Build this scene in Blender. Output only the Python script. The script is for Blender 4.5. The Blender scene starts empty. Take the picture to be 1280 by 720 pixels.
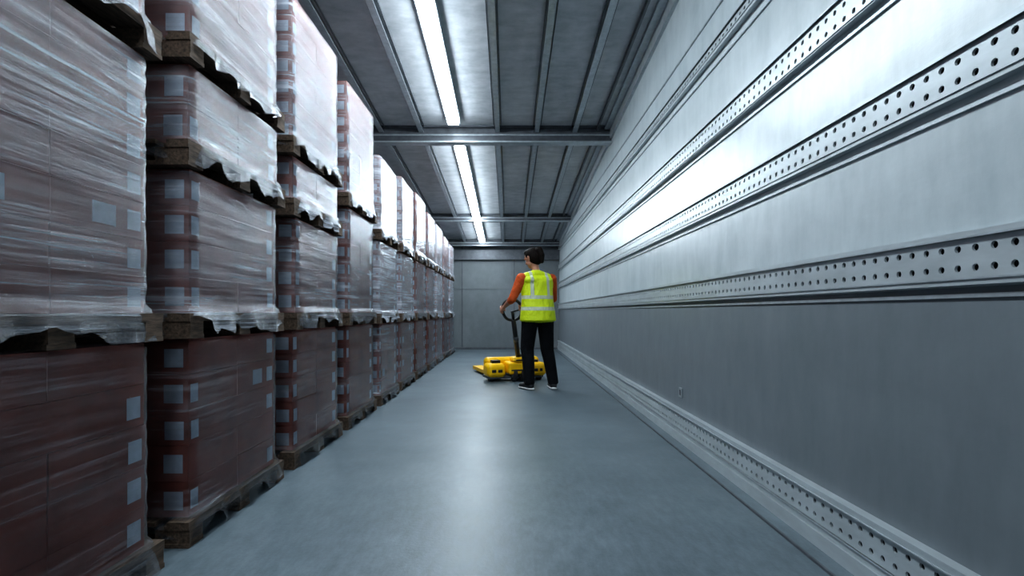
import bpy, bmesh, math, random, time
import numpy as np
from mathutils import Vector, noise, Matrix
random.seed(7)
S=bpy.context.scene
C=S.collection

# ---------------- materials ----------------
def mat(name):
    m=bpy.data.materials.new(name); m.use_nodes=True
    nt=m.node_tree; b=nt.nodes["Principled BSDF"]
    return m,nt,b
def coords(nt,scale=(1,1,1),rnd=False,kind='Object',rot=(0,0,0)):
    tc=nt.nodes.new('ShaderNodeTexCoord'); mp=nt.nodes.new('ShaderNodeMapping')
    mp.inputs['Scale'].default_value=scale; mp.inputs['Rotation'].default_value=rot
    out=tc.outputs[kind]
    if rnd:
        oi=nt.nodes.new('ShaderNodeObjectInfo'); mu=nt.nodes.new('ShaderNodeMath'); mu.operation='MULTIPLY'; mu.inputs[1].default_value=37
        nt.links.new(oi.outputs['Random'],mu.inputs[0])
        ad=nt.nodes.new('ShaderNodeVectorMath'); ad.operation='ADD'
        nt.links.new(out,ad.inputs[0]); nt.links.new(mu.outputs[0],ad.inputs[1]); out=ad.outputs[0]
    nt.links.new(out,mp.inputs['Vector']); return mp.outputs[0]
def noi(nt,vec,scale,detail=4,rough=.6,dist=0):
    n=nt.nodes.new('ShaderNodeTexNoise'); n.inputs['Scale'].default_value=scale; n.inputs['Detail'].default_value=detail
    n.inputs['Roughness'].default_value=rough; n.inputs['Distortion'].default_value=dist
    nt.links.new(vec,n.inputs['Vector']); return n.outputs['Fac']
def ramp(nt,fac,stops):
    r=nt.nodes.new('ShaderNodeValToRGB'); e=r.color_ramp.elements
    while len(e)<len(stops): e.new(.5)
    for i,(p,c) in enumerate(stops):
        e[i].position=p; e[i].color=(c if len(c)==4 else (*c,1))
    nt.links.new(fac,r.inputs[0]); return r.outputs[0]
def bump(nt,b,h,s=.2,d=.01):
    n=nt.nodes.new('ShaderNodeBump'); n.inputs['Strength'].default_value=s; n.inputs['Distance'].default_value=d
    nt.links.new(h,n.inputs['Height']); nt.links.new(n.outputs[0],b.inputs['Normal']); return n
def simple(name,col,rough=.5,metal=0,var=.15,scale=8,bs=0,stretch=(1,1,1),bd=.01,spec=.5):
    m,nt,b=mat(name); v=coords(nt,stretch)
    f=noi(nt,v,scale)
    c1=tuple(max(0,x*(1-var)) for x in col); c2=tuple(min(1,x*(1+var)) for x in col)
    nt.links.new(ramp(nt,f,[(.3,c1),(.7,c2)]),b.inputs['Base Color'])
    b.inputs['Roughness'].default_value=rough; b.inputs['Metallic'].default_value=metal; b.inputs['Specular IOR Level'].default_value=spec
    if bs: bump(nt,b,f,bs,bd)
    return m
def madd(nt,a,wa,c,wc):
    mx=nt.nodes.new('ShaderNodeMath'); mx.operation='MULTIPLY_ADD'; mx.inputs[1].default_value=wa
    nt.links.new(a,mx.inputs[0]); h=nt.nodes.new('ShaderNodeMath'); h.operation='MULTIPLY'; h.inputs[1].default_value=wc
    nt.links.new(c,h.inputs[0]); nt.links.new(h.outputs[0],mx.inputs[2]); return mx.outputs[0]
def floor_mat():
    m,nt,b=mat('floor_coating'); 
    v1=coords(nt,(1,.35,1)); v2=coords(nt,(1,1,1))
    f1=noi(nt,v1,26,8,.75); f2=noi(nt,v2,1.3,5,.6)
    mx=madd(nt,f1,.6,f2,.4)
    nt.links.new(ramp(nt,mx,[(.36,(.062,.086,.102)),(.5,(.106,.138,.16)),(.64,(.155,.195,.222))]),b.inputs['Base Color'])
    nt.links.new(ramp(nt,f1,[(.3,(.33,.33,.33)),(.7,(.48,.48,.48))]),b.inputs['Roughness'])
    bump(nt,b,noi(nt,v2,60,4,.6),.15,.005)
    return m
def wall_mat(name,a,bb,c,rough=.35,spec=.5):
    m,nt,b=mat(name)
    v1=coords(nt,(1,.5,1.0)); v2=coords(nt,(1,2,.6))
    f1=noi(nt,v1,2.2,9,.65,.3); f2=noi(nt,v2,5,6,.6)
    hf=madd(nt,f1,.5,f2,.5)
    nt.links.new(ramp(nt,hf,[(.34,a),(.5,bb),(.66,c)]),b.inputs['Base Color'])
    b.inputs['Roughness'].default_value=rough; b.inputs['Specular IOR Level'].default_value=spec
    bump(nt,b,noi(nt,v1,14,6,.6),.12,.01)
    return m
M_floor=floor_mat()
M_wallU=wall_mat('painted_wall_panel',(.36,.42,.445),(.46,.515,.54),(.54,.595,.62),.3,1.0)
M_wallL=wall_mat('grey_lower_panel',(.145,.168,.186),(.168,.192,.212),(.19,.217,.237),.4)
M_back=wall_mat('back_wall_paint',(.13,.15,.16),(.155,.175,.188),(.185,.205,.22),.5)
M_ceil=wall_mat('ceiling_sheet',(.28,.3,.32),(.4,.42,.445),(.52,.54,.565),.4)
M_steel=simple('galvanised_steel',(.42,.46,.49),.38,.55,.15,20)
M_rail=simple('rail_steel',(.46,.505,.53),.33,.3,.12,14,stretch=(1,.3,1))
M_dsteel=simple('dark_steel',(.12,.13,.145),.45,.5,.2,12)
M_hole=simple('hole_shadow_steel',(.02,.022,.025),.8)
M_wood=simple('pallet_wood',(.085,.056,.038),.85,0,.6,14,.3,(6,1,6))
def cartonmat():
    m,nt,b=mat('red_brown_carton'); v=coords(nt,(1,1,1),True)
    f=noi(nt,v,5,5,.6)
    nt.links.new(ramp(nt,f,[(.3,(.16,.046,.034)),(.7,(.28,.09,.068))]),b.inputs['Base Color'])
    b.inputs['Roughness'].default_value=.6; return m
M_carton=cartonmat()
M_label=simple('carton_label',(.42,.49,.58),.5,0,.12,25)
def wrapmat(name,lo,hi):
    m,nt,b=mat(name); out=nt.nodes['Material Output']
    v=coords(nt,(.25,.25,13),True,rot=(.06,0,0)); v2=coords(nt,(.7,.7,2.2),True); v3=coords(nt,(.5,.5,26),True,rot=(-.05,0,0))
    f=noi(nt,v,4.2,7,.7,.3); g=noi(nt,v2,2.2,4,.6,.5); q=noi(nt,v3,4,5,.7)
    s=madd(nt,f,.6,g,.4)
    fac=ramp(nt,s,[(.42,(lo,)*3),(.52,(lo*.8+hi*.2,)*3),(.63,(hi,)*3)])
    b.inputs['Base Color'].default_value=(.66,.7,.78,1); b.inputs['Roughness'].default_value=.3
    b.inputs['Specular IOR Level'].default_value=.6
    bn=bump(nt,b,q,.45,.012)
    tr=nt.nodes.new('ShaderNodeBsdfTransparent'); tr.inputs[0].default_value=(.98,.97,.97,1)
    mx=nt.nodes.new('ShaderNodeMixShader'); nt.links.new(fac,mx.inputs[0])
    nt.links.new(tr.outputs[0],mx.inputs[1]); nt.links.new(b.outputs[0],mx.inputs[2])
    gl=nt.nodes.new('ShaderNodeBsdfGlossy'); gl.inputs['Roughness'].default_value=.22; gl.inputs['Color'].default_value=(.93,.96,1,1); nt.links.new(bn.outputs[0],gl.inputs['Normal'])
    fr=nt.nodes.new('ShaderNodeFresnel'); fr.inputs['IOR'].default_value=1.25; nt.links.new(bn.outputs[0],fr.inputs['Normal'])
    m2=nt.nodes.new('ShaderNodeMixShader'); nt.links.new(fr.outputs[0],m2.inputs[0]); nt.links.new(mx.outputs[0],m2.inputs[1]); nt.links.new(gl.outputs[0],m2.inputs[2])
    nt.links.new(m2.outputs[0],out.inputs[0])
    return m
M_wrap=[wrapmat('stretch_film_thin',.0,.2),wrapmat('stretch_film',.05,.52),wrapmat('stretch_film_thick',.25,.8)]
def emis(name,col,s):
    m,nt,b=mat(name); b.inputs['Emission Color'].default_value=(*col,1); b.inputs['Emission Strength'].default_value=s
    b.inputs['Base Color'].default_value=(.9,.9,.9,1); return m
M_tube=emis('led_diffuser',(.82,.93,1.0),56)

# ---------------- mesh builder ----------------
class MB:
    def __init__(s): s.v=[];s.f=[];s.m=[];s.mats=[]
    def mi(s,m):
        if m not in s.mats: s.mats.append(m)
        return s.mats.index(m)
    def box(s,x0,x1,y0,y1,z0,z1,m):
        b=len(s.v); P=[(x,y,z) for x in(x0,x1) for y in(y0,y1) for z in(z0,z1)]
        s.v+=P; i=s.mi(m)
        for q in((0,1,3,2),(4,6,7,5),(0,4,5,1),(2,3,7,6),(0,2,6,4),(1,5,7,3)):
            s.f.append([b+k for k in q]); s.m.append(i)
    def quad(s,pts,m):
        b=len(s.v); s.v+=[tuple(p) for p in pts]; s.f.append(list(range(b,b+len(pts)))); s.m.append(s.mi(m))
    def cyl(s,p0,p1,r,m,n=16,r1=None,caps=True):
        p0=Vector(p0);p1=Vector(p1);r1=r if r1 is None else r1
        d=(p1-p0).normalized(); u=d.orthogonal().normalized(); w=d.cross(u)
        b=len(s.v); i=s.mi(m)
        for p,rr in((p0,r),(p1,r1)):
            for k in range(n):
                a=2*math.pi*k/n; s.v.append(tuple(p+u*math.cos(a)*rr+w*math.sin(a)*rr))
        for k in range(n):
            s.f.append([b+k,b+(k+1)%n,b+n+(k+1)%n,b+n+k]); s.m.append(i)
        if caps:
            s.f.append([b+k for k in range(n)][::-1]); s.m.append(i)
            s.f.append([b+n+k for k in range(n)]); s.m.append(i)
    def tube(s,pts,r,m,n=12,closed=False):
        pts=[Vector(p) for p in pts]; L=len(pts); b=len(s.v); i=s.mi(m); up=None
        for j,p in enumerate(pts):
            a=pts[j-1] if (j>0 or closed) else p; c=pts[(j+1)%L] if (j<L-1 or closed) else p
            d=(c-a).normalized()
            if up is None: up=d.orthogonal().normalized()
            u=(up-d*up.dot(d)).normalized(); w=d.cross(u); up=u
            for k in range(n):
                t=2*math.pi*k/n; s.v.append(tuple(p+u*math.cos(t)*r+w*math.sin(t)*r))
        for j in range(L if closed else L-1):
            j2=(j+1)%L
            for k in range(n):
                s.f.append([b+j*n+k,b+j*n+(k+1)%n,b+j2*n+(k+1)%n,b+j2*n+k]); s.m.append(i)
        if not closed:
            s.f.append([b+k for k in range(n)][::-1]); s.m.append(i)
            s.f.append([b+(L-1)*n+k for k in range(n)]); s.m.append(i)
    def build(s,name,loc=(0,0,0),parent=None,smooth=False,bevel=0,rot=0,fix=True):
        me=bpy.data.meshes.new(name); me.from_pydata(s.v,[],s.f)
        for m in s.mats: me.materials.append(m)
        me.polygons.foreach_set('material_index',s.m)
        if smooth: me.polygons.foreach_set('use_smooth',[True]*len(s.f))
        me.update()
        if fix:
            bm=bmesh.new(); bm.from_mesh(me); bmesh.ops.recalc_face_normals(bm,faces=bm.faces); bm.to_mesh(me); bm.free()
        o=bpy.data.objects.new(name,me); o.location=loc; o.rotation_euler[2]=rot; C.objects.link(o)
        if parent: o.parent=parent
        if bevel:
            me.polygons.foreach_set('use_smooth',[True]*len(me.polygons))
            bv=o.modifiers.new('bev','BEVEL'); bv.width=bevel; bv.segments=5; bv.limit_method='ANGLE'; bv.harden_normals=True
        return o
def empty(name,loc=(0,0,0)):
    e=bpy.data.objects.new(name,None); e.location=loc; e.empty_display_size=.2; C.objects.link(e); return e

# ---------------- room ----------------
XR=1.3; XL=-2.75; Y0=-2.2; Y1=13.2
def zc(y): return 3.28-.0785*(y-6.45)
b=MB(); b.box(XL-.1,XR+.1,Y0,Y1+.1,-.1,0,M_floor); b.build('floor')
b=MB()
def slope_box(b,x0,x1,ya,yb,d0,d1,m):
    bb=len(b.v)
    for x in(x0,x1):
        for y in(ya,yb):
            for d in(d0,d1): b.v.append((x,y,zc(y)+d))
    i=b.mi(m)
    for q in((0,1,3,2),(4,6,7,5),(0,4,5,1),(2,3,7,6),(0,2,6,4),(1,5,7,3)):
        b.f.append([bb+k for k in q]); b.m.append(i)
slope_box(b,XL-.1,XR+.1,Y0,Y1+.1,0,.1,M_ceil); b.build('ceiling')
ribs=[-2.56,-2.08,-1.6,-1.1,-.14,.35,.83]
for x in ribs:
    b=MB()
    slope_box(b,x-.008,x+.008,Y0,Y1,-.055,0,M_dsteel)
    slope_box(b,x-.03,x+.03,Y0,Y1,-.063,-.053,M_steel)
    slope_box(b,x-.05,x-.044,Y0,Y1,-.02,0,M_dsteel); slope_box(b,x+.044,x+.05,Y0,Y1,-.02,0,M_dsteel)
    b.build('trim_ceiling_rib')
for y in(1.6,6.45,10.5,12.9):
    b=MB(); z=zc(y); h=.19 if y<8 else .14
    b.box(XL,XR-.01,y-.012,y+.012,z-h,z+.02,M_dsteel); b.box(XL,XR-.01,y-.07,y+.07,z-h-.012,z-h+.004,M_steel)
    b.box(XL,XR-.01,y-.07,y+.07,z-.012,z+.01,M_dsteel)
    b.box(XL,XR-.01,y-.02,y-.012,z-h*.55,z-h*.45,M_steel)
    b.build('trim_ceiling_beam')
b=MB(); zt=4.1
b.box(XR,XR+.1,Y0,Y1+.1,1.03,zt,M_wallU); b.box(XR-.002,XR+.1,Y0,Y1+.1,0,1.03,M_wallL)
b.build('wall_right')
def rail(z0,z1,rows,pitch=.055,r=.0105,prot=.022,name='trim_perforated_rail'):
    b=MB(); x=XR-prot; ms=b.mi(M_rail)
    zmid=(z0+z1)/2; hgt=rows*pitch; zs=zmid-hgt/2
    ncell=int((Y1-Y0)/pitch); N=12; sq=[]
    for k in range(N):
        a=2*math.pi*(k)/N+math.pi/4; c,s_=math.cos(a),math.sin(a); t=1/max(abs(c),abs(s_)); sq.append((c*t*pitch/2,s_*t*pitch/2,c*r,s_*r))
    for i in range(ncell):
        cy=Y0+(i+.5)*pitch
        for j in range(rows):
            cz=zs+(j+.5)*pitch; bb=len(b.v)
            for(o1,o2,i1,i2) in sq:
                b.v.append((x,cy+o1,cz+o2)); b.v.append((x,cy+i1,cz+i2)); b.v.append((x+.008,cy+i1,cz+i2))
            for k in range(N):
                k2=(k+1)%N
                b.f.append([bb+3*k,bb+3*k+1,bb+3*k2+1,bb+3*k2]); b.m.append(ms)
                b.f.append([bb+3*k+1,bb+3*k+2,bb+3*k2+2,bb+3*k2+1]); b.m.append(ms)
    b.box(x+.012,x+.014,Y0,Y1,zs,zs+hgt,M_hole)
    b.box(x-.008,XR,Y0,Y1,z0,zs,M_rail); b.box(x-.008,XR,Y0,Y1,zs+hgt,z1,M_rail)
    b.box(x-.013,x-.002,Y0,Y1,zs-.005,zs,M_steel); b.box(x-.013,x-.002,Y0,Y1,zs+hgt,zs+hgt+.005,M_steel)
    b.build(name,fix=False)
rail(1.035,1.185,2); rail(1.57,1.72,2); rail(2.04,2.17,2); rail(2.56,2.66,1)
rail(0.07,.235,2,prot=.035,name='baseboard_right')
b=MB()
for z in(1.0,1.53,2.0,2.5,2.85):
    b.box(XR-.01,XR,Y0,Y1,z,z+.012,M_steel)
b.build('trim_wall_batten')
b=MB(); b.box(XR-.125,XR,Y0,Y1,0,.006,M_floor); b.box(XR-.05,XR,Y0,Y1,.006,.068,M_rail); b.box(XR-.13,XR-.12,Y0,Y1,0,.01,M_dsteel); b.build('trim_floor_edge')
b=MB()
slope_box(b,XR-.1,XR,Y0,Y1,-.03,0,M_steel); slope_box(b,XR-.03,XR,Y0,Y1,-.14,0,M_steel); slope_box(b,XR-.2,XR-.18,Y0,Y1,-.05,0,M_dsteel); b.build('trim_ceiling_corner')
b=MB(); b.box(XR-.012,XR-.002,3.82,3.88,.32,.39,M_steel); b.box(XR-.014,XR-.011,3.835,3.865,.335,.375,M_dsteel); b.build('wall_socket_plate')
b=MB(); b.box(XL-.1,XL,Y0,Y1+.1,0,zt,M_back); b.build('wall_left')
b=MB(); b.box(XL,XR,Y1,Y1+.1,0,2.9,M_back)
for x in(-1.2,.14): b.box(x-.012,x+.012,Y1-.02,Y1,0,2.75,M_dsteel)
for z in(1.55,): b.box(XL,XR,Y1-.015,Y1,z,z+.02,M_back)
b.box(XL,XR,Y1-.05,Y1,0,.05,M_dsteel); b.box(XL,XR,Y1-.1,Y1,2.3,2.55,M_dsteel); b.build('wall_back')

for ya,yb in((-1.9,1.3),(1.9,6.15),(6.8,12.7)):
    e=empty('ceiling_light_strip',(-.66,(ya+yb)/2,zc((ya+yb)/2)-.09))
    b=MB(); slope_box(b,-.74,-.58,ya,yb,-.075,0,M_steel); o=b.build('housing'); 
    b2=MB(); slope_box(b2,-.72,-.60,ya+.03,yb-.03,-.11,-.076,M_tube); o2=b2.build('diffuser')
    for q in(o,o2):
        q.parent=e; q.matrix_parent_inverse=Matrix.Translation(-e.location)

# ---------------- pallet loads ----------------
PH=.105
def pallet_load(y0,z0,z1,wm,L=.93,D=1.18):
    x1=-XR; 
    e=empty('wrapped_pallet_load',(x1-D/2,y0+L/2,z0))
    e.rotation_euler[2]=random.uniform(-.012,.012)
    b=MB()
    hx,hy=D/2,L/2-.02
    for yy in(-hy+.05,0,hy-.05):
        b.box(-hx,hx,yy-.05,yy+.05,0.001,.018,M_wood)
        for xx in(-hx+.07,0,hx-.07): b.box(xx-.07,xx+.07,yy-.045,yy+.045,.018,.072,M_wood)
    for xx in(-hx+.05,0,hx-.05): b.box(xx-.05,xx+.05,-hy,hy,.072,.088,M_wood)
    n=9
    for i in range(n):
        xx=-hx+.045+i*(D-.09)/(n-1); b.box(xx-.045,xx+.045,-hy,hy,.088,PH,M_wood)
    b.build('pallet',parent=e,fix=False)
    H=z1-z0-PH; nl=max(2,round(H/.135)); lh=H/nl
    cx,cy=hx-.035,L/2-.075
    b=MB()
    jit=lambda a: random.uniform(-a,a)
    nx,ny=3,2
    for l in range(nl):
        za=PH+l*lh+.0005; zb=za+lh-.0015
        for i in range(nx):
            for j in range(ny):
                wx=2*cx/nx; wy=2*cy/ny; ox=jit(.002); oy=jit(.002)
                xa=-cx+i*wx+.001+ox; xb=xa+wx-.002; ya=-cy+j*wy+.001+oy; yb=ya+wy-.002
                b.box(xa,xb,ya,yb,za,zb,M_carton)
                t0=za+lh*.2+jit(.006); t1=t0+lh*.52
                o=.002
                if i==nx-1:
                    def lab(u0,u1,w0=t0,w1=t1): b.quad([(xb+o,u0,w0),(xb+o,u1,w0),(xb+o,u1,w1),(xb+o,u0,w1)],M_label)
                    if j==0 and random.random()<.85: lab(ya+.012,ya+.065)
                    if j==ny-1 and random.random()<.9: lab(yb-.085,yb-.02)
                    if random.random()<.05: lab(ya+.15,ya+.25)
                if j==0:
                    if i==nx-1 or random.random()<.5: b.quad([(xb-.1,ya-o,t0),(xb-.02,ya-o,t0),(xb-.02,ya-o,t1),(xb-.1,ya-o,t1)],M_label)
    b.build('cartons',parent=e,fix=False)
    b=MB(); mi=b.mi(wm)
    ex,ey=cx+.012,cy+.012; rc=.025; sd=Vector((random.random()*50,random.random()*50,random.random()*50))
    def side(p,q,n): return [tuple(Vector(p).lerp(Vector(q),k/n)) for k in range(n)]
    ring=side((ex,-ey+rc),(ex,ey-rc),26)+side((ex,ey-rc),(ex-rc,ey),3)+side((ex-rc,ey),(-ex+rc,ey),12)+side((-ex+rc,ey),(-ex,ey-rc),3)+side((-ex,ey-rc),(-ex,-ey+rc),8)+side((-ex,-ey+rc),(-ex+rc,-ey),3)+side((-ex+rc,-ey),(ex-rc,-ey),22)+side((ex-rc,-ey),(ex,-ey+rc),3)
    n=len(ring); zb_=PH-.075; zt_=z1-z0+.004; m=max(14,int((zt_-zb_)/.018))
    for l in range(m+1):
        z=zb_+(zt_-zb_)*l/m
        for k,(px,py) in enumerate(ring):
            zz=z+py*.12
            nn=noise.noise(Vector((px*1.6,py*1.6,zz*24))+sd)*.45+noise.noise(Vector((px*4,py*4,zz*48))+sd)*.25
            off=.004+max(-.012,nn*.011)
            z2=z
            if z<PH+.02: 
                t=(PH+.02-z)/.06; off+=.018+t*.02*(.6+noise.noise(Vector((px*16,py*16,3))+sd))
                z2=z+t*.03*noise.noise(Vector((px*9,py*9,8))+sd)*2
            if l==m: off=-.03; z2=z
            dx=1 if px>ex-.03 else(-1 if px<-ex+.03 else 0); dy=1 if py>ey-.03 else(-1 if py<-ey+.03 else 0)
            d=Vector((dx,dy)); d=d.normalized() if d.length else d
            b.v.append((px+d.x*off,py+d.y*off,max(z2,.004)))
    for l in range(m):
        for k in range(n):
            b.f.append([l*n+k,l*n+(k+1)%n,(l+1)*n+(k+1)%n,(l+1)*n+k]); b.m.append(mi)
    b.f.append([m*n+k for k in range(n)]); b.m.append(mi)
    b.build('stretch_film',parent=e,smooth=True,fix=False)
cols={0:[.85,1.9,2.85],1:[.85,1.9,2.85],2:[.85,1.56,2.0,2.95],3:[.85,1.55,1.93,2.93],4:[.85,1.83,2.87],5:[.84,1.7,2.58]}
tops={6:2.64,7:2.68,8:2.6,9:2.58,10:2.52,11:2.5}
for k in range(12):
    ts=cols.get(k) or [.84,1.7,tops[k]]
    z=0
    for i,t in enumerate(ts):
        if k<5: w=M_wrap[0] if i==0 else M_wrap[1]
        elif k in(7,8,10): w=M_wrap[i>0]
        else: w=M_wrap[1] if i==0 else M_wrap[2]
        pallet_load(1.04*k-.02+random.uniform(-.01,.01),z,t-.003,w); z=t

# ---------------- worker ----------------
M_skin=simple('skin',(.42,.2,.13),.5,0,.06,10)
M_hair=simple('dark_hair',(.008,.005,.004),.7,0,.4,60,spec=.12)
M_pants=simple('black_trousers',(.005,.006,.008),.85,0,.3,13,.8,(1,1,.8),.04,spec=.2)
M_shirt=simple('orange_shirt',(.5,.085,.018),.75,0,.1,14,.8,(1,1,1),.03,spec=.25)
M_shoe=simple('shoe_black',(.02,.02,.022),.5)
M_sole=simple('shoe_sole_white',(.7,.7,.7),.6)
M_eye=simple('eye_white',(.8,.8,.8),.3); M_iris=simple('iris_dark',(.03,.02,.01),.2); M_lip=simple('lips',(.4,.13,.1),.5)
def vestmat():
    m,nt,b=mat('hi_vis_vest'); tc=nt.nodes.new('ShaderNodeTexCoord'); sp=nt.nodes.new('ShaderNodeSeparateXYZ'); nt.links.new(tc.outputs['Object'],sp.inputs[0])
    def band(out,c,w):
        s=nt.nodes.new('ShaderNodeMath'); s.operation='SUBTRACT'; s.inputs[1].default_value=c; nt.links.new(out,s.inputs[0])
        a=nt.nodes.new('ShaderNodeMath'); a.operation='ABSOLUTE'; nt.links.new(s.outputs[0],a.inputs[0])
        l=nt.nodes.new('ShaderNodeMath'); l.operation='LESS_THAN'; l.inputs[1].default_value=w; nt.links.new(a.outputs[0],l.inputs[0]); return l.outputs[0]
    def mx(a,c):
        n=nt.nodes.new('ShaderNodeMath'); n.operation='MAXIMUM'; nt.links.new(a,n.inputs[0]); nt.links.new(c,n.inputs[1]); return n.outputs[0]
    ax=nt.nodes.new('ShaderNodeMath'); ax.operation='ABSOLUTE'; nt.links.new(sp.outputs['X'],ax.inputs[0])
    hz=mx(band(sp.outputs['Z'],1.0,.022),band(sp.outputs['Z'],1.14,.022))
    vb=band(ax.outputs[0],.105,.02)
    up=nt.nodes.new('ShaderNodeMath'); up.operation='GREATER_THAN'; up.inputs[1].default_value=1.14; nt.links.new(sp.outputs['Z'],up.inputs[0])
    mu=nt.nodes.new('ShaderNodeMath'); mu.operation='MULTIPLY'; nt.links.new(vb,mu.inputs[0]); nt.links.new(up.outputs[0],mu.inputs[1])
    f=mx(hz,mu.outputs[0])
    nt.links.new(ramp(nt,f,[(0,(.58,.7,.006)),(1,(.46,.5,.38))]),b.inputs['Base Color']); b.inputs['Roughness'].default_value=.6
    n=noi(nt,coords(nt,(1,1,.5)),10,3); bump(nt,b,n,.9,.04)
    return m
M_vest=vestmat()

def unit_sphere(seg,rings):
    v=[(0,0,1)]
    for r in range(1,rings):
        ph=math.pi*r/rings
        for k in range(seg):
            a=2*math.pi*k/seg; v.append((math.sin(ph)*math.cos(a),math.sin(ph)*math.sin(a),math.cos(ph)))
    v.append((0,0,-1)); f=[]
    for k in range(seg): f.append((0,1+k,1+(k+1)%seg))
    for r in range(rings-2):
        o=1+r*seg
        for k in range(seg): f.append((o+k,o+seg+k,o+seg+(k+1)%seg,o+(k+1)%seg))
    o=1+(rings-2)*seg; e=len(v)-1
    for k in range(seg): f.append((o+k,e,o+(k+1)%seg))
    return np.array(v),f
class Blob:
    def __init__(s): s.b=[]
    def e(s,p,r,m):
        if not hasattr(r,'__len__'): r=(r,r,r)
        s.b.append((Vector(p),Vector(r),m))
    def chain(s,pts,rs,m,step=.012):
        for a in range(len(pts)-1):
            p,q=Vector(pts[a]),Vector(pts[a+1]); n=max(1,int((q-p).length/step))
            ra=Vector(rs[a]) if hasattr(rs[a],'__len__') else Vector((rs[a],)*3); rb=Vector(rs[a+1]) if hasattr(rs[a+1],'__len__') else Vector((rs[a+1],)*3)
            for k in range(n+1):
                t=k/n; s.e(p.lerp(q,t),tuple(ra.lerp(rb,t)),m)
    def build(s,name,voxel,parent=None,seg=16,smooth=3):
        SV,SF=unit_sphere(seg,seg*2//3); nv=len(SV); V=[];F=[]
        for i,(p,r,m) in enumerate(s.b):
            V.append(SV*np.array(r)+np.array(p)); F+=[tuple(a+i*nv for a in f) for f in SF]
        me=bpy.data.meshes.new(name+'_src'); me.from_pydata(np.concatenate(V).tolist(),[],F); me.update()
        o=bpy.data.objects.new(name,me); C.objects.link(o)
        rm=o.modifiers.new('r','REMESH'); rm.mode='VOXEL'; rm.voxel_size=voxel; rm.use_smooth_shade=True
        if smooth: sm=o.modifiers.new('s','SMOOTH'); sm.iterations=smooth; sm.factor=.5
        dg=bpy.context.evaluated_depsgraph_get(); nm=bpy.data.meshes.new_from_object(o.evaluated_get(dg))
        o.modifiers.clear(); o.data=nm; nm.name=name
        mats=[]; idx=[]
        for p,r,m in s.b:
            if m not in mats: mats.append(m)
            idx.append(mats.index(m))
        nm.materials.clear()
        for m in mats: nm.materials.append(m)
        P=np.array([tuple(p) for p,_,_ in s.b]); R=np.array([tuple(r) for _,r,_ in s.b]); idx=np.array(idx); Rm=R.min(1)
        N=len(nm.polygons); cs=np.zeros(N*3); nm.polygons.foreach_get('center',cs); cs=cs.reshape(-1,3)
        best=np.full(N,1e9); mis=np.zeros(N,int)
        for j in range(len(P)):
            d=(np.sqrt((((cs-P[j])/R[j])**2).sum(1))-1)*Rm[j]; k=d<best; best[k]=d[k]; mis[k]=idx[j]
        nm.polygons.foreach_set('material_index',mis.tolist()); nm.polygons.foreach_set('use_smooth',[True]*N); nm.update()
        if parent: o.parent=parent
        return o

# --- pallet jack (tiller turned toward the worker)
JX,JY=.08,7.22
J=empty('pallet_jack',(JX,JY,0))
M_yel=simple('jack_yellow_paint',(.95,.54,.004),.35,0,.08,10)
M_blk=simple('black_plastic',(.015,.015,.017),.45)
M_rub=simple('black_rubber',(.02,.02,.02),.7)
loopW=Vector((.045,6.72,.985))
loopC=loopW-Vector((JX,JY,0))
foot=Vector((.06,-.1,.26))
ax=(loopC-foot).normalized(); side_=Vector((1,.0,0)); side_=(side_-ax*side_.dot(ax)).normalized()
b=MB()
lp=[loopC+side_*math.copysign(abs(math.cos(t))**.75,math.cos(t))*.125+ax*math.sin(t)*.15 for t in [2*math.pi*k/40 for k in range(40)]]
b.tube(lp,.02,M_blk,12,True)
b.tube([foot,foot+(loopC-foot)*.5,loopC-ax*.14],.032,M_blk,14)
b.tube([loopC-ax*.14,loopC-ax*.02],.02,M_blk,12); b.tube([loopC-ax*.03-side_*.02,loopC-ax*.0+side_*.11],.011,M_blk,10)
b.cyl(foot+ax*.35,foot+ax*.43,.038,M_dsteel)
b.build('tiller_handle',parent=J,smooth=True)
RJ=math.radians(18)
b=MB()
b.box(-.14,.2,-.2,.1,.1,.27,M_yel); b.box(-.08,.13,-.22,.02,.27,.34,M_yel)
b.build('drive_head_cover',parent=J,bevel=.035,rot=RJ)
b=MB()
b.box(-.43,-.16,-.14,.14,.06,.25,M_yel); b.box(.2,.44,-.14,.14,.06,.25,M_yel); b.box(-.4,.41,.06,.24,.1,.32,M_yel)
b.build('chassis',parent=J,bevel=.06,rot=RJ)
b=MB()
for x0,x1 in((-.37,-.31),(-.28,-.22),(.25,.3),(.33,.37)): b.box(x0,x1,-.148,-.12,.13,.17,M_blk)
b.box(-.05,.09,-.225,-.19,.29,.31,M_blk); b.box(-.11,.16,-.206,-.19,.15,.17,M_blk)
b.box(-.41,.4,-.1,.2,.04,.075,M_dsteel); b.box(-.34,-.22,-.04,.05,.245,.29,M_blk); b.box(.24,.34,-.04,.05,.245,.28,M_blk)
b.cyl((.02,-.05,.1),(.02,-.05,.3),.05,M_dsteel); b.cyl((.03,-.11,.24),(.03,-.11,.38),.045,M_dsteel)
b.build('hydraulic_unit',parent=J,bevel=.006,rot=RJ)
b=MB()
for x in(-.36,.35): b.cyl((x-.03,-.04,.06),(x+.03,-.04,.06),.06,M_rub,24)
for x in(-.05,.06): b.cyl((x-.025,-.13,.1),(x+.025,-.13,.1),.1,M_rub,24); b.cyl((x-.028,-.13,.1),(x+.028,-.13,.1),.045,M_steel,20)
for x in(-.2,.2): b.cyl((x-.035,1.2,.042),(x+.035,1.2,.042),.04,M_rub,20)
b.build('wheels',parent=J,bevel=.006,rot=RJ)
b=MB()
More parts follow.
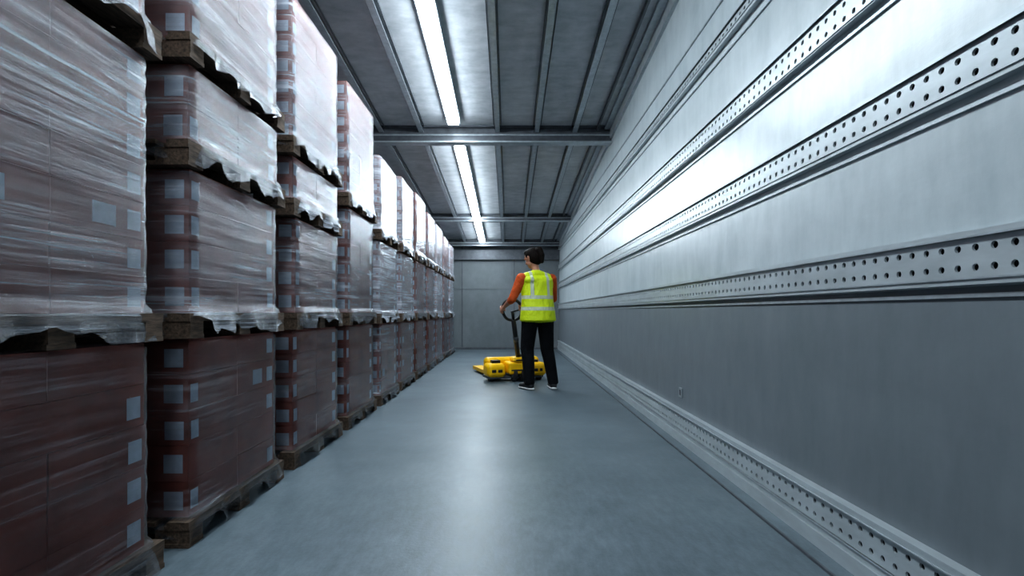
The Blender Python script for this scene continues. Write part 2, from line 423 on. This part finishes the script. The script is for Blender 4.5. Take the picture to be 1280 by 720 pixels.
for x in(-.2,.2):
    b.box(x-.08,x+.08,.2,1.3,.06,.085,M_yel); b.box(x-.08,x-.07,.2,1.3,.03,.07,M_yel); b.box(x+.07,x+.08,.2,1.3,.03,.07,M_yel)
b.build('forks',parent=J,bevel=.004,rot=RJ)

# --- worker figure
WP=Vector((.355,6.33,0)); WR=math.radians(18)
W=empty('warehouse_worker',WP); W.rotation_euler[2]=WR
inv=Matrix.Rotation(-WR,3,'Z')
gl=inv@(loopW-side_*.12+ax*.03-WP); gr=inv@(loopW+side_*.12+ax*.03-WP); axl=inv@ax
B=Blob()
hipL,hipR=(-.095,.0,.9),(.1,.0,.9)
kneeL,kneeR=(-.11,.07,.5),(.14,.03,.49)
ankL,ankR=(-.1,.02,.09),(.2,-.02,.09)
for h,k,a in((hipL,kneeL,ankL),(hipR,kneeR,ankR)):
    mid=tuple((Vector(k)*.68+Vector(a)*.32)+Vector((0,-.012,0)))
    B.chain([h,k,mid,a],[(.108,.115,.09),(.084,.086,.06),(.077,.082,.06),(.067,.073,.04)],M_pants)
B.chain([(-.05,-.015,.93),(.05,-.015,.93)],[(.12,.13,.09),(.12,.13,.09)],M_pants)
for (x,y,_),ang in((ankL,.25),(ankR,-.2)):
    dx,dy=-math.sin(ang),math.cos(ang)
    B.chain([(x-dx*.03,y-dy*.03,.052),(x+dx*.08,y+dy*.08,.05),(x+dx*.16,y+dy*.16,.042)],[(.043,.045,.04),(.045,.045,.034),(.042,.045,.028)],M_shoe)
    B.chain([(x-dx*.035,y-dy*.035,.016),(x+dx*.17,y+dy*.17,.016)],[(.046,.05,.016),(.048,.05,.016)],M_sole)
B.chain([(-.0,-.015,.86),(0,-.01,.98),(0,0,1.08),(0,.015,1.2),(0,.03,1.33)],[(.235,.178,.03),(.222,.168,.03),(.21,.148,.04),(.208,.142,.05),(.212,.135,.05)],M_vest)
B.chain([(-.13,.02,1.40),(0,.035,1.43),(.13,.045,1.40)],[(.065,.078,.05),(.085,.085,.055),(.065,.078,.05)],M_vest)
B.chain([(-.1,.01,1.35),(.1,.03,1.35)],[(.105,.115,.07),(.105,.115,.07)],M_vest)
shL,elL=(-.205,.015,1.37),(-.31,.05,1.12)
shR,elR=(.205,.045,1.37),(.27,.14,1.13)
wr=[]
for s_,e_,g_ in((shL,elL,gl),(shR,elR,gr)):
    w_=g_+(Vector(e_)-g_).normalized()*.1-Vector((0,0,-.01)); wr.append(w_)
    m_=tuple(Vector(s_).lerp(Vector(e_),.5))
    B.chain([s_,m_,e_],[.07,.06,.05],M_shirt)
    f=tuple(Vector(e_).lerp(Vector(w_),.2)); B.chain([e_,f],[.05,.048],M_shirt)
    B.chain([f,tuple(Vector(e_).lerp(Vector(w_),.55)),w_],[.041,.036,.026],M_skin)
B.chain([(0,.04,1.44),(-.012,.055,1.53)],[(.05,.055,.04),(.047,.05,.04)],M_skin)
body_head=Vector((-.035,.08,1.625))
Rz=Matrix.Rotation(math.radians(30),3,'Z')@Matrix.Rotation(math.radians(-18),3,'X')
def H(x,y,z): return tuple(body_head+Rz@Vector((x,y,z)))
B.build('body',.0075,W)
B=Blob()
B.e(H(0,-.005,.02),.088,M_skin); B.e(H(0,.02,.03),.078,M_skin); B.e(H(0,-.02,.03),.086,M_skin)
B.chain([H(0,.03,-.01),H(0,.045,-.075)],[.064,.042],M_skin,.006)
B.e(H(-.03,.03,-.05),.04,M_skin); B.e(H(.03,.03,-.05),.04,M_skin)
B.chain([H(0,.094,.012),H(0,.108,-.022)],[.01,.015],M_skin,.004)
B.e(H(.014,.1,-.024),.009,M_skin); B.e(H(-.014,.1,-.024),.009,M_skin)
B.chain([H(-.05,.083,.022),H(.05,.083,.022)],[.012,.012],M_skin,.004)
B.chain([H(-.018,.088,-.05),H(.018,.088,-.05)],[.007,.007],M_lip,.004)
for s_ in(-1,1):
    B.e(H(s_*.033,.082,.002),.0125,M_eye); B.e(H(s_*.033,.0905,.002),.006,M_iris)
    B.chain([H(s_*.083,0,.02),H(s_*.09,-.012,.012),H(s_*.084,-.005,-.025)],[.012,.015,.008],M_skin,.004)
B.chain([H(0,-.02,-.05),(-.012,.055,1.52)],[.052,.048],M_skin,.01)
B.e(H(0,-.022,.045),(.1,.103,.093),M_hair); B.e(H(0,-.045,.01),(.095,.088,.092),M_hair); B.e(H(0,.012,.08),(.082,.08,.054),M_hair)
B.e(H(0,-.055,-.04),(.075,.06,.06),M_hair)
B.e(H(0,-.125,.06),.05,M_hair); B.chain([H(0,-.14,.05),H(0,-.15,-.01),H(.0,-.13,-.09)],[.04,.036,.022],M_hair,.008)
B.build('head',.004,W,smooth=2)

def hand(wrist,grip,bar,name,sgn):
    B=Blob(); bar=bar.normalized(); g=Vector(grip); w=Vector(wrist)
    d=(g-w); d=(d-bar*d.dot(bar)).normalized(); n=bar.cross(d)*sgn
    pc=g+n*.035-d*.03
    B.chain([w,w.lerp(pc,.5),pc],[.025,.026,.024],M_skin,.006)
    for k in range(4):
        o=bar*((k-1.5)*.0215)
        B.chain([pc-d*.02+o*.7,pc+d*.02+o],[.014,.0125],M_skin,.005)
        L=[.95,1.05,1,.85][k]; R=.031; pts=[]
        for t in(0,.33,.66,1):
            a=t*math.pi*1.15*L
            pts.append(g+o+(n*math.cos(a)+d*math.sin(a))*R)
        B.chain([pc+d*.02+o]+pts,[.0115,.0098,.0095,.009,.008],M_skin,.004)
    t0=pc-d*.025+bar*.03; t1=g+bar*.052-d*.022+n*.005; t2=g+bar*.05-n*.028-d*.01
    B.chain([t0,t1,t2],[.014,.0115,.009],M_skin,.004)
    return B.build(name,.0032,W,seg=10,smooth=1)
hand(wr[0],gl,axl,'hand_left',1); hand(wr[1],gr,axl,'hand_right',-1)

w=bpy.data.worlds.new('w'); S.world=w; w.use_nodes=True
w.node_tree.nodes['Background'].inputs[0].default_value=(.65,.8,1,1); w.node_tree.nodes['Background'].inputs[1].default_value=.15
cam=bpy.data.cameras.new('camera'); co=bpy.data.objects.new('camera',cam); C.objects.link(co)
co.location=(0,0,.96); co.rotation_euler=(math.pi/2,0,0); cam.lens=18; cam.sensor_width=36; cam.shift_x=4/1280; cam.shift_y=30/1280
cam.clip_start=.02
S.camera=co
S.view_settings.view_transform='Standard'
for lk in('Medium High Contrast','Standard - Medium High Contrast'):
    try: S.view_settings.look=lk; print('look',lk); break
    except Exception as ex: print(ex)
S.view_settings.exposure=0
